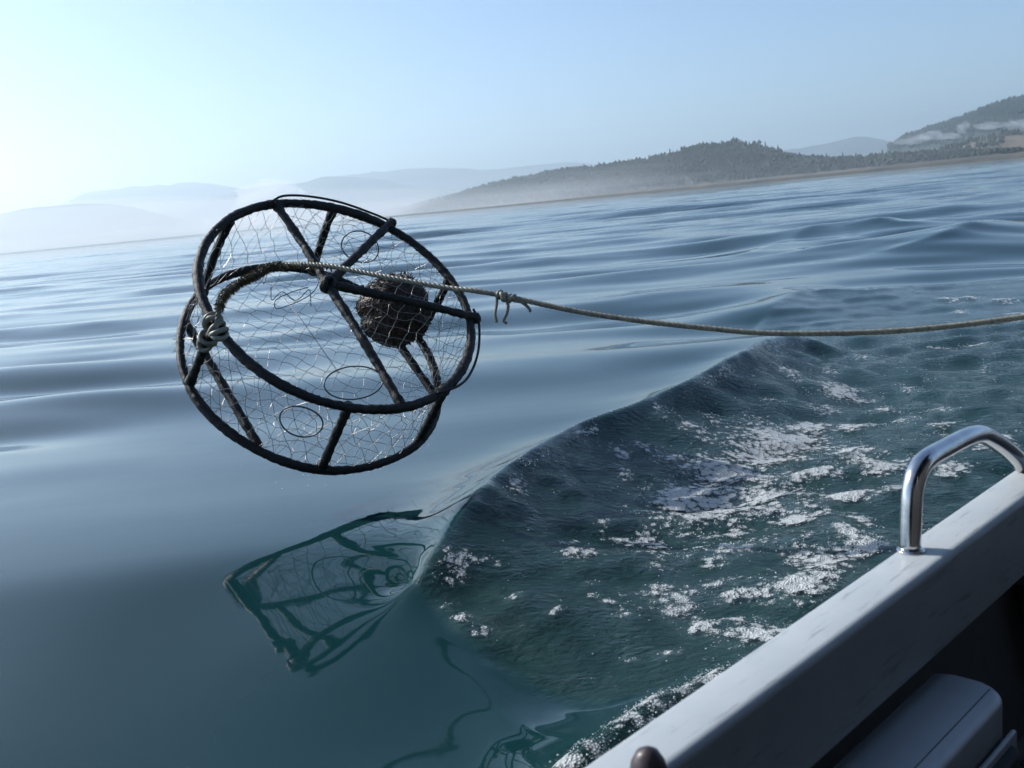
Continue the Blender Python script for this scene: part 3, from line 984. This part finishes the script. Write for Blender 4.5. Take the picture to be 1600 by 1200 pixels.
MB().add(*rbox(-0.40, 0.575, 0.10, 0.150, 0.0, 0.118, 0.02, 0.004)).build('shade_dark_body', M_dark, sbox)  # shade beside the white lid put into a dark colour
lid = MB().add(*rbox(-0.395, 0.602, 0.025, 0.128, 0.122, 0.173, 0.042, 0.008, 10)).build('lid', M_box, sbox)
MB().tube([(-0.36, 0.108, 0.1724), (0.2, 0.108, 0.1724), (0.585, 0.108, 0.1724)], 0.0011, 6).build('seam', M_dark, lid)
MB().add(*rbox(-0.395, 0.590, 0.130, 0.1365, 0.03, 0.128, 0.003, 0.003)).build('side_panel', M_box, sbox)

# unseen roof, posts and walls added to keep sky light off the gunwale
for s in (-1.55, 0.3, 2.1):
    for n_ in (0.62, BW - 0.03):
        MB().tube([(s, n_, 0.106 if n_ < 1 else GZ), (s, n_, 1.88)], 0.014, 10).build('added_shade_post', M_steel, boat)
cn = MB()
cn.add(*extrude_s([(0.36, 1.86), (0.62, 1.90), (1.0, 1.935), (1.4, 1.925), (BW, 1.88), (BW, 1.892), (1.4, 1.94), (1.0, 1.95), (0.62, 1.915), (0.36, 1.872)], -1.58, 2.2, 2))
cn.build('added_shade_roof', M_shade_roof, boat, False)
MB().box((-1.58, 1.25, 0.106), (2.2, 1.28, 1.86)).build('added_shade_side', M_dark, boat, False)
MB().box((-1.60, 0.30, 0.106), (-1.575, 1.25, 1.82)).build('added_shade_back', M_dark, boat, False)

# ------------------------------------------------------------ the crab pot
ex = Vector((-0.48797792, 0.49920474, 0.7160113))
ez = Vector((0.46878317, -0.54207459, 0.69742202))
ey = ez.cross(ex)
pm = Matrix((ex, ey, ez)).transposed().to_4x4()
PO = Vector((-0.6787663, 3.43919682, 0.4173344))
pm.translation = PO
PR, PH = 0.46, 0.3213
pot = empty('crab_pot', pm)
tag(pot, 'round black framed crab pot with wire netting hanging over the water', 'crab pot')
M_rub, nt, bs, _ = new_mat('black_rubber_wrap')
f = noise(nt, 14, 5)
nt.links.new(ramp(nt, f, [(0.35, (0.004, 0.005, 0.006)), (0.58, (0.010, 0.0095, 0.009)), (0.74, (0.050, 0.032, 0.019))]), bs.inputs['Base Color'])
bs.inputs['Roughness'].default_value = 0.46
bs.inputs['Specular IOR Level'].default_value = 0.28
bump(nt, bs, noise(nt, 190, 5, 0.65), 0.7, 0.004)
M_wire, nt, bs, _ = new_mat('net_wire')
bs.inputs['Base Color'].default_value = (0.36, 0.33, 0.30, 1)
bs.inputs['Metallic'].default_value = 0.85
bs.inputs['Roughness'].default_value = 0.33


def wrap(seed, amp=0.06, pitch=26):
    g_ = np.random.default_rng(seed)
    ph = g_.random(8) * 6.283
    def fn(t, th):
        s = (t * pitch + th / 6.283) % 1.0
        lump = 0.05 * math.sin(6.283 * 3 * t + ph[0]) + 0.05 * math.sin(6.283 * 7 * t + ph[1]) + 0.03 * math.sin(6.283 * 17 * t + ph[2])
        fine = vnoise(np.cos(th) * 1.6 + t * pitch * 5.0 + 50, np.sin(th) * 1.6 + 60 + ph[4]) - 0.5
        return 1 + lump + 0.22 * fine + amp * (s - 0.5) * 2 * 0.9 + 0.03 * np.sin(3 * th + ph[3] + 40 * t)
    return fn


def ring_pts(rad_, z_, n, wob=0.0, seed=0):
    g_ = np.random.default_rng(seed)
    a = np.arange(n) * 2 * math.pi / n
    q = rad_ * (1 + wob * (np.sin(2 * a + g_.random() * 6) * 0.5 + np.sin(3 * a + g_.random() * 6) * 0.6 + 0.5 * np.sin(6 * a + g_.random() * 6)))
    return np.stack([q * np.cos(a), q * np.sin(a), np.full(n, z_) + 0.3 * wob * rad_ * np.sin(2 * a + g_.random() * 6)], 1)


def P3(r_, phi, z_):
    return np.array([r_ * math.cos(R(phi)), r_ * math.sin(R(phi)), z_])


top_ring = MB().tube(ring_pts(PR, PH, 420, 0.006, 1), 0.0152, 14, closed=True, radfn=wrap(1, 0.06, 88)).build('top_ring', M_rub, pot)
bot_ring = MB().tube(ring_pts(PR, 0, 420, 0.010, 2), 0.0149, 14, closed=True, radfn=wrap(2, 0.06, 88)).build('bottom_ring', M_rub, pot)
for k, (pt, pb) in enumerate(((26.1, 31), (-27, -29), (-91, -90), (-162, -155), (151.5, 152.9), (91, 86))):
    a, b = P3(PR - 0.004, pt, PH), P3(PR - 0.004, pb, 0)
    L = np.linspace(0, 1, 40)[:, None]
    mid = a + (b - a) * L
    mid += 0.004 * np.sin(L * 3.1) * rng.normal(size=3)
    rr = 0.0148 * (1 + 0.30 * np.exp(-(L[:, 0] / 0.07) ** 2) + 0.30 * np.exp(-((1 - L[:, 0]) / 0.07) ** 2))
    MB().tube(mid, rr, 12, radfn=wrap(10 + k, 0.05, 9)).build('strut', M_rub, pot)
HUB = np.array([0.068, 0.017, PH + 0.002])
for k, (q, phi) in enumerate(((0.452, 0.1), (0.484, -53.1), (0.482, -115.3), (0.458, 173.5))):
    a, b = HUB, P3(q, phi, PH + (0.012 if k in (1, 2) else 0.0))
    L = np.linspace(0, 1, 60)[:, None]
    mid = a + (b - a) * L + np.array([0, 0, 0.006]) * np.sin(L * 3.1)
    rr = 0.0156 * (1 - 0.10 * L[:, 0] + 0.22 * np.exp(-((1 - L[:, 0]) / 0.05) ** 2))
    sp = MB().tube(mid, rr, 12, radfn=wrap(20 + k, 0.07, 15)).build('spoke', M_rub, pot)
    if k in (1, 2):
        e = P3(q - 0.002, phi, PH + 0.010)
        t_ = P3(1, phi + 90, 0)
        MB().tube([e - t_ * 0.018, e - t_ * 0.012, e, e + t_ * 0.012, e + t_ * 0.018], [0.008, 0.017, 0.019, 0.017, 0.008], 12).build('hook_collar', M_rub, sp)
hub = MB()
for k in range(5):
    a = np.linspace(0, 2 * math.pi, 24, endpoint=False)
    ax = np.array([random.uniform(-1, 1), random.uniform(-1, 1), random.uniform(0.2, 1)])
    ax /= np.linalg.norm(ax)
    u = np.cross(ax, [0.3, 0.9, 0.1])
    u /= np.linalg.norm(u)
    v_ = np.cross(ax, u)
    hub.tube(HUB + 0.024 * (np.cos(a)[:, None] * u + np.sin(a)[:, None] * v_), 0.0085, 8, closed=True)
hub.build('hub_lashing', M_rub, pot)
for yy, x0, x1 in ((0.360, -0.262, 0.285), (-0.360, -0.262, 0.285)):
    L = np.linspace(0, 1, 50)[:, None]
    MB().tube(np.array([x0, yy, 0.0]) + L * np.array([x1 - x0, -0.010, 0.0]), 0.0150, 12, radfn=wrap(30 + int(yy > 0), 0.06, 14)).build('cross_bar', M_rub, pot)
# thin rubber cord that ties the lid along the outside of the ring
cord = [P3(0.452, 4, PH + 0.02), P3(0.474, -4, PH + 0.021), P3(0.483, -16, PH + 0.014), P3(0.485, -30, PH + 0.011), P3(0.480, -45, PH + 0.014), P3(0.475, -55, PH + 0.022)]
MB().tube(catmull(cord, 10), 0.0042, 8).build('tie_cord', M_rub, pot)
cord = [P3(0.470, -112, PH + 0.026), P3(0.486, -118, PH + 0.014), P3(0.488, -132, PH - 0.002), P3(0.487, -146, PH - 0.004), P3(0.482, -158, PH + 0.010), P3(0.464, -170, PH + 0.022)]
MB().tube(catmull(cord, 10), 0.0045, 8).build('tie_cord', M_rub, pot)

# weed and growth clinging to the rings
M_weed = noisy('pot_weed', (0.010, 0.009, 0.007), (0.060, 0.040, 0.022), 30, 0.6)
fz = MB()
for k in range(2600):
    phi_ = rng.uniform(0, 360)
    if vnoise(np.array([phi_ * 0.08]), np.array([3.5 + k % 2]))[0] < 0.42:
        continue
    d_ = rng.normal(size=3)
    d_ /= np.linalg.norm(d_)
    p_ = P3(PR, phi_, PH if k % 2 else 0.0) + d_ * 0.0145
    t_ = np.cross(d_, rng.normal(size=3))
    t_ *= 0.0016 / np.linalg.norm(t_)
    ln = rng.uniform(0.002, 0.008)
    fz.add([p_ - t_, p_ + t_, p_ + d_ * ln + rng.normal(size=3) * 0.003], [(0, 1, 2)])
tag(fz.build('weed', M_weed, pot, False), kind='stuff')

# wire netting
WR = 0.00085


def net_edges(nodes, edges, sag=0.004, r_=WR, n=5):
    b_ = MB()
    for i, j in edges:
        a, b = nodes[i], nodes[j]
        mid = 0.5 * (a + b) + rng.normal(size=3) * sag
        b_.tube([a, 0.75 * mid + 0.25 * a, 0.6 * mid + 0.4 * b, b], r_, n, cap=False)
    return b_


cols, rows = 46, 6
nodes, idx = [], {}
for k in range(rows + 1):
    for j in range(cols):
        a = 360.0 / cols * (j + 0.5 * (k % 2))
        edge = k in (0, rows)
        rr_ = PR - 0.006 - (0 if edge else 0.018 * math.sin(math.pi * k / rows))
        p_ = P3(rr_, a, PH * k / rows)
        if not edge:
            p_ = p_ + rng.normal(size=3) * 0.0075
        idx[(k, j)] = len(nodes)
        nodes.append(p_)
ed = []
for k in range(rows):
    for j in range(cols):
        ed.append((idx[(k, j)], idx[(k + 1, (j + (k % 2)) % cols)]))
        ed.append((idx[(k, j)], idx[(k + 1, (j - 1 + (k % 2)) % cols)]))
net_edges(nodes, ed).build('side_net', M_wire, pot)


def disc_net(name, z_, cell, keepfn, seed, sagz):
    g_ = np.random.default_rng(seed)
    nodes_, id_ = [], {}
    N = int(PR / cell) + 2
    ed_ = []
    for i in range(-2 * N, 2 * N + 1):
        for j in range(-2 * N, 2 * N + 1):
            x_, y_ = (i + j) * cell * 0.60, (i - j) * cell * 0.78
            q = math.hypot(x_, y_)
            if q < PR + 0.02 and keepfn(x_, y_):
                f_ = 1 - (q / PR) ** 2
                if q > PR - 0.006:
                    x_, y_ = x_ * (PR - 0.006) / q, y_ * (PR - 0.006) / q
                    f_ = 0
                id_[(i, j)] = len(nodes_)
                nodes_.append(np.array([x_, y_, z_ + sagz * max(f_, 0)]) + g_.normal(size=3) * 0.006 * (1 if f_ > 0 else 0.1))
    for (i, j), a in id_.items():
        for d in ((1, 0), (0, 1)):
            b = id_.get((i + d[0], j + d[1]))
            if b is not None:
                ed_.append((a, b))
    return net_edges(nodes_, ed_).build(name, M_wire, pot)


disc_net('bottom_net', 0.0, 0.048, lambda x_, y_: True, 3, -0.015)
disc_net('top_net', PH, 0.05, lambda x_, y_: y_ < 0.03, 4, -0.012)
M_ring = noisy('dull_ring', (0.05, 0.055, 0.06), (0.10, 0.10, 0.10), 20, 0.4, metallic=0.3)


def escape(phi, z_, r_):
    a = np.linspace(0, 2 * math.pi, 48, endpoint=False)
    pp = phi + np.degrees(r_ * np.cos(a) / PR)
    pts_ = np.stack([(PR - 0.012) * np.cos(np.radians(pp)), (PR - 0.012) * np.sin(np.radians(pp)), z_ + r_ * np.sin(a)], 1)
    MB().tube(pts_, 0.0026, 8, closed=True).build('escape_ring', M_ring, pot)


escape(-44.8, 0.197, 0.071)
escape(137.6, 0.188, 0.068)
# funnel mouth of bent wire and the loose trigger wires inside
a = np.linspace(0, 2 * math.pi, 40, endpoint=False)
mc = np.array([-0.225, 0.03, 0.16])
MB().tube(mc + np.stack([0.055 * np.sin(a), 0.118 * np.cos(a), 0.02 * np.sin(a + 0.6)], 1), 0.0026, 6, closed=True).build('entrance_ring', M_ring, pot)
trig = [(0.36, 0.02, 0.03), (0.40, -0.02, 0.05), (0.42, -0.08, 0.05), (0.39, -0.15, 0.05), (0.33, -0.19, 0.04), (0.28, -0.14, 0.03), (0.25, -0.05, 0.03), (0.24, 0.03, 0.03), (0.27, 0.02, 0.04), (0.30, -0.06, 0.03), (0.31, -0.14, 0.03)]
MB().tube(catmull(trig, 8), 0.0017, 6).build('trigger_wire', M_ring, pot)
trig = [(0.34, 0.00, 0.03), (0.29, 0.02, 0.02), (0.31, -0.03, 0.03), (0.26, -0.06, 0.03), (0.28, -0.12, 0.05), (0.22, -0.10, 0.03)]
MB().tube(catmull(trig, 8), 0.0017, 6).build('trigger_wire', M_ring, pot)
MB().tube([(0.38, -0.01, PH * 0.1), (0.10, 0.05, 0.14), (-0.20, 0.09, 0.20)], 0.0012, 5).build('trip_line', M_ring, pot)

# ------------------------------------------------------------ bait bag inside the pot
M_bait = noisy('bait_mass', (0.014, 0.009, 0.006), (0.095, 0.042, 0.022), 12, 0.4, 60, 0.9, 0.01)
bcen = pm @ Vector((0.036, -0.310, 0.150))
bmat = pm.to_3x3().to_4x4()
bmat.translation = bcen
bag = empty('bait_bag', bmat)
tag(bag, 'dark brown netted bait bag inside the crab pot', 'bait bag')
nu, nv = 72, 44
th, ph = np.meshgrid(np.arange(nu) * 2 * math.pi / nu, (np.arange(nv) + 0.5) / nv * math.pi, indexing='ij')
dx, dy, dz = np.sin(ph) * np.cos(th), np.sin(ph) * np.sin(th), np.cos(ph)
n_ = fbm(dx * 3 + dz * 2 + 30, dy * 3 - dz + 30, 4)
BR = 0.122
q = BR * (0.88 + 0.26 * n_ + 0.02 * np.sin(th * 12) * np.sin(ph * 14))
Pb = np.stack([dx * q * 1.05, dy * q, dz * q * 1.02], -1)
i_, j_ = np.meshgrid(np.arange(nu), np.arange(nv - 1), indexing='ij')
f = np.stack([i_ * nv + j_, i_ * nv + j_ + 1, ((i_ + 1) % nu) * nv + j_ + 1, ((i_ + 1) % nu) * nv + j_], -1).reshape(-1, 4).tolist()
V = Pb.reshape(-1, 3).tolist()
V += [Pb[:, 0].mean(0).tolist(), Pb[:, -1].mean(0).tolist()]
for i in range(nu):
    f.append((len(V) - 2, i * nv, ((i + 1) % nu) * nv))
    f.append((len(V) - 1, ((i + 1) % nu) * nv + nv - 1, i * nv + nv - 1))
MB().add(V, f).build('bait', M_bait, bag)
M_twine = noisy('brown_twine', (0.02, 0.014, 0.010), (0.07, 0.042, 0.026), 40, 0.45)
nb = MB()
nc, nrw = 28, 16
def bp(k, j):
    t_ = 2 * math.pi * (j + 0.5 * (k % 2)) / nc
    p_ = math.pi * (0.04 + 0.92 * k / nrw)
    iu, iv = int(t_ / (2 * math.pi) * nu) % nu, min(nv - 1, int(p_ / math.pi * nv))
    return Pb[iu, iv] * 1.035
for k in range(nrw):
    for j in range(nc):
        a = bp(k, j)
        for b in (bp(k + 1, (j + (k % 2)) % nc), bp(k + 1, (j - 1 + (k % 2)) % nc)):
            nb.tube([a, 0.5 * (a + b) * 1.02, b], 0.0022, 4, cap=False)
nb.build('bag_net', M_twine, bag)
fz = MB()
for k in range(900):
    d_ = rng.normal(size=3)
    d_ /= np.linalg.norm(d_)
    iu = int((math.atan2(d_[1], d_[0]) % (2 * math.pi)) / (2 * math.pi) * nu) % nu
    iv = min(nv - 1, int(math.acos(d_[2]) / math.pi * nv))
    p_ = Pb[iu, iv] * 1.02
    t_ = np.cross(d_, rng.normal(size=3)) * 0.003
    fz.add([p_ - t_, p_ + t_, p_ + d_ * rng.uniform(0.004, 0.012) + rng.normal(size=3) * 0.005], [(0, 1, 2)])
tag(fz.build('weed', M_twine, bag, False), kind='stuff')

# ------------------------------------------------------------ the rope
M_rope, nt, bs, _ = new_mat('wet_rope')
nt.links.new(ramp(nt, noise(nt, 55, 5, 0.65), [(0.3, (0.11, 0.108, 0.085)), (0.7, (0.30, 0.285, 0.22))]), bs.inputs['Base Color'])
bs.inputs['Roughness'].default_value = 0.42
bump(nt, bs, noise(nt, 600, 3), 0.4, 0.001)
M_algae = noisy('rope_algae', (0.06, 0.045, 0.022), (0.16, 0.12, 0.055), 50, 0.7)
ROPE = [(-0.852, 2.92, 0.613), (-0.83, 2.931, 0.695), (-0.794, 2.962, 0.732), (-0.736, 3.015, 0.759), (-0.686, 3.06, 0.777), (-0.528, 2.94, 0.771), (-0.41, 2.88, 0.744), (-0.296, 2.82, 0.716), (-0.152, 2.767, 0.681), (-0.081, 2.74, 0.669), (0.006, 2.724, 0.646), (0.192, 2.687, 0.591), (0.359, 2.654, 0.552), (0.524, 2.62, 0.521), (0.669, 2.59, 0.497), (0.844, 2.558, 0.483), (1.0, 2.529, 0.478), (1.153, 2.499, 0.482), (1.301, 2.47, 0.492), (1.446, 2.44, 0.503), (1.56, 2.36, 0.492), (1.63, 2.27, 0.445), (1.665, 2.225, 0.438), (1.70, 2.18, 0.40), (1.72, 2.15, 0.31)]
RC = resample(catmull(ROPE, 12), 0.004)
rope_o = bpy.data.objects.new('haul_rope', None)
col.objects.link(rope_o)
tag(rope_o, 'frayed pale twisted rope running from the crab pot towards the boat', 'rope')


def twisted(b_, C, r_strand, r_helix, pitch, strands=3, n=6, ph0=0.0):
    T = np.gradient(C, axis=0)
    T /= np.linalg.norm(T, axis=1, keepdims=True)
    up = np.array([0.1, 0.25, 0.96])
    U = np.cross(T, up)
    U /= np.linalg.norm(U, axis=1, keepdims=True)
    W = np.cross(T, U)
    s = np.r_[0, np.cumsum(np.linalg.norm(np.diff(C, axis=0), axis=1))]
    for k in range(strands):
        a = 2 * math.pi * (s / pitch + k / strands) + ph0
        b_.tube(C + r_helix * (np.cos(a)[:, None] * U + np.sin(a)[:, None] * W), r_strand, n)
    return b_


twisted(MB(), RC, 0.0044, 0.0038, 0.042).build('line', M_rope, rope_o)
# algae fuzz on the part of the rope over the pot
fz = MB()
s_len = np.r_[0, np.cumsum(np.linalg.norm(np.diff(RC, axis=0), axis=1))]
for k in range(5200):
    u = rng.beta(1.6, 3.0) * 0.62 + 0.05
    i = min(len(RC) - 2, int(np.searchsorted(s_len, u)))
    d_ = rng.normal(size=3)
    d_ /= np.linalg.norm(d_)
    thick = 0.0105 + 0.006 * vnoise(np.array([u * 30]), np.array([0.5]))[0] * (u < 0.34)
    p_ = RC[i] + d_ * thick * 0.8
    t_ = np.cross(d_, rng.normal(size=3))
    t_ *= 0.0022 / np.linalg.norm(t_)
    ln = rng.uniform(0.004, 0.011) * (1.0 if u < 0.34 else 0.4)
    fz.add([p_ - t_, p_ + t_, p_ + d_ * ln + np.array([0, 0, -0.004])], [(0, 1, 2)])
tag(fz.build('algae_fuzz', M_algae, rope_o, False), 'brown algae growing on the rope', kind='stuff')


def lashing(name, c, r_, rs, nloops, seed, axis):
    g_ = np.random.default_rng(seed)
    b_ = MB()
    for k in range(nloops):
        ax = np.array(axis, float) + g_.normal(size=3) * 0.35
        ax /= np.linalg.norm(ax)
        u = np.cross(ax, [0.2, 0.3, 0.9])
        u /= np.linalg.norm(u)
        v2 = np.cross(ax, u)
        a = np.linspace(0, 2 * math.pi, 28, endpoint=False)
        off = np.array(axis) * (k - (nloops - 1) / 2) * rs * 1.5 + g_.normal(size=3) * 0.003
        b_.tube(np.array(c) + off + r_ * (1 + 0.1 * g_.normal()) * (np.cos(a)[:, None] * u + np.sin(a)[:, None] * v2), rs, 8, closed=True)
    return b_


kn = pm @ Vector((-0.023, 0.463, PH + 0.004))
axis = np.array(pm.to_3x3() @ Vector((1, 0, 0.0)))
lashing('knot', kn, 0.025, 0.0085, 5, 3, axis).build('knot', M_rope, rope_o)
kn2 = pm @ Vector((0.010, 0.458, PH - 0.085))
axis2 = np.array(pm.to_3x3() @ Vector((0, 0, 1.0)))
lashing('knot', kn2, 0.022, 0.0070, 4, 8, axis2).build('knot', M_rope, rope_o)
K = np.array((0.006, 2.724, 0.646))
td = np.array((0.187, -0.037, -0.055))
td /= np.linalg.norm(td)
lashing('knot', K, 0.0095, 0.0062, 5, 5, td).build('knot', M_rope, rope_o)
for dx_, pts in ((-0.025, [(0, 0, 0), (-0.004, -0.004, -0.02), (-0.010, -0.004, -0.045), (-0.008, -0.003, -0.068)]),
                 (0.0, [(0, 0, 0), (0.004, -0.006, -0.02), (-0.003, -0.006, -0.042), (-0.012, -0.006, -0.058), (-0.004, -0.006, -0.066)]),
                 (0.02, [(0, 0, 0), (0.022, -0.006, -0.006), (0.040, -0.006, -0.022), (0.045, -0.006, -0.034)])):
    C = resample(catmull(np.array(pts, float) + K + td * dx_ - np.array([0, 0, 0.008]), 8), 0.003)
    twisted(MB(), C, 0.0026, 0.0022, 0.022, 3, 5).build('frayed_end', M_rope, rope_o)

# ------------------------------------------------------------ drips under the pot
M_drop, nt, bs, _ = new_mat('water_drop')
bs.inputs['Base Color'].default_value = (0.9, 0.95, 1, 1)
bs.inputs['Transmission Weight'].default_value = 1.0
bs.inputs['IOR'].default_value = 1.33
bs.inputs['Roughness'].default_value = 0.02
db = MB()
ico_v, ico_f = [], []
for k in range(5):
    for j in range(8):
        p_ = math.pi * (k + 0.5) / 5
        t_ = 2 * math.pi * j / 8
        ico_v.append((math.sin(p_) * math.cos(t_), math.sin(p_) * math.sin(t_), math.cos(p_)))
for k in range(4):
    for j in range(8):
        ico_f.append((k * 8 + j, (k + 1) * 8 + j, (k + 1) * 8 + (j + 1) % 8, k * 8 + (j + 1) % 8))
ico_f.append(tuple(range(8)))
ico_f.append(tuple(reversed(range(32, 40))))
ico_v = np.array(ico_v)
for k in range(520):
    if k >= 170:    # beads on the netting
        c_ = np.array(pm @ Vector(P3(PR - 0.02, rng.uniform(0, 360), rng.uniform(0.02, PH)) if k % 2 else P3(PR * math.sqrt(rng.random()), rng.uniform(0, 360), -0.01)))
        r_ = rng.uniform(0.0007, 0.0016)
    elif k < 110:      # clinging to the underside of the rings
        ph_ = rng.uniform(60, 300)
        c_ = np.array(pm @ Vector(P3(PR - 0.004, ph_, 0 if k % 2 else PH))) + np.array([0, 0, -0.0175])
        r_ = rng.uniform(0.0012, 0.0026)
    else:           # falling
        c_ = np.array(pm @ Vector(P3(rng.uniform(0.2, 0.47), rng.uniform(100, 260), 0)))
        c_[2] = rng.uniform(0.06, max(0.1, c_[2] - 0.05))
        c_[:2] += rng.normal(size=2) * 0.02
        r_ = rng.uniform(0.0010, 0.0022)
    db.add(ico_v * r_ + c_, ico_f)
tag(db.build('water_drops', M_drop), 'clear water drops dripping off the crab pot', None, None, 'stuff')
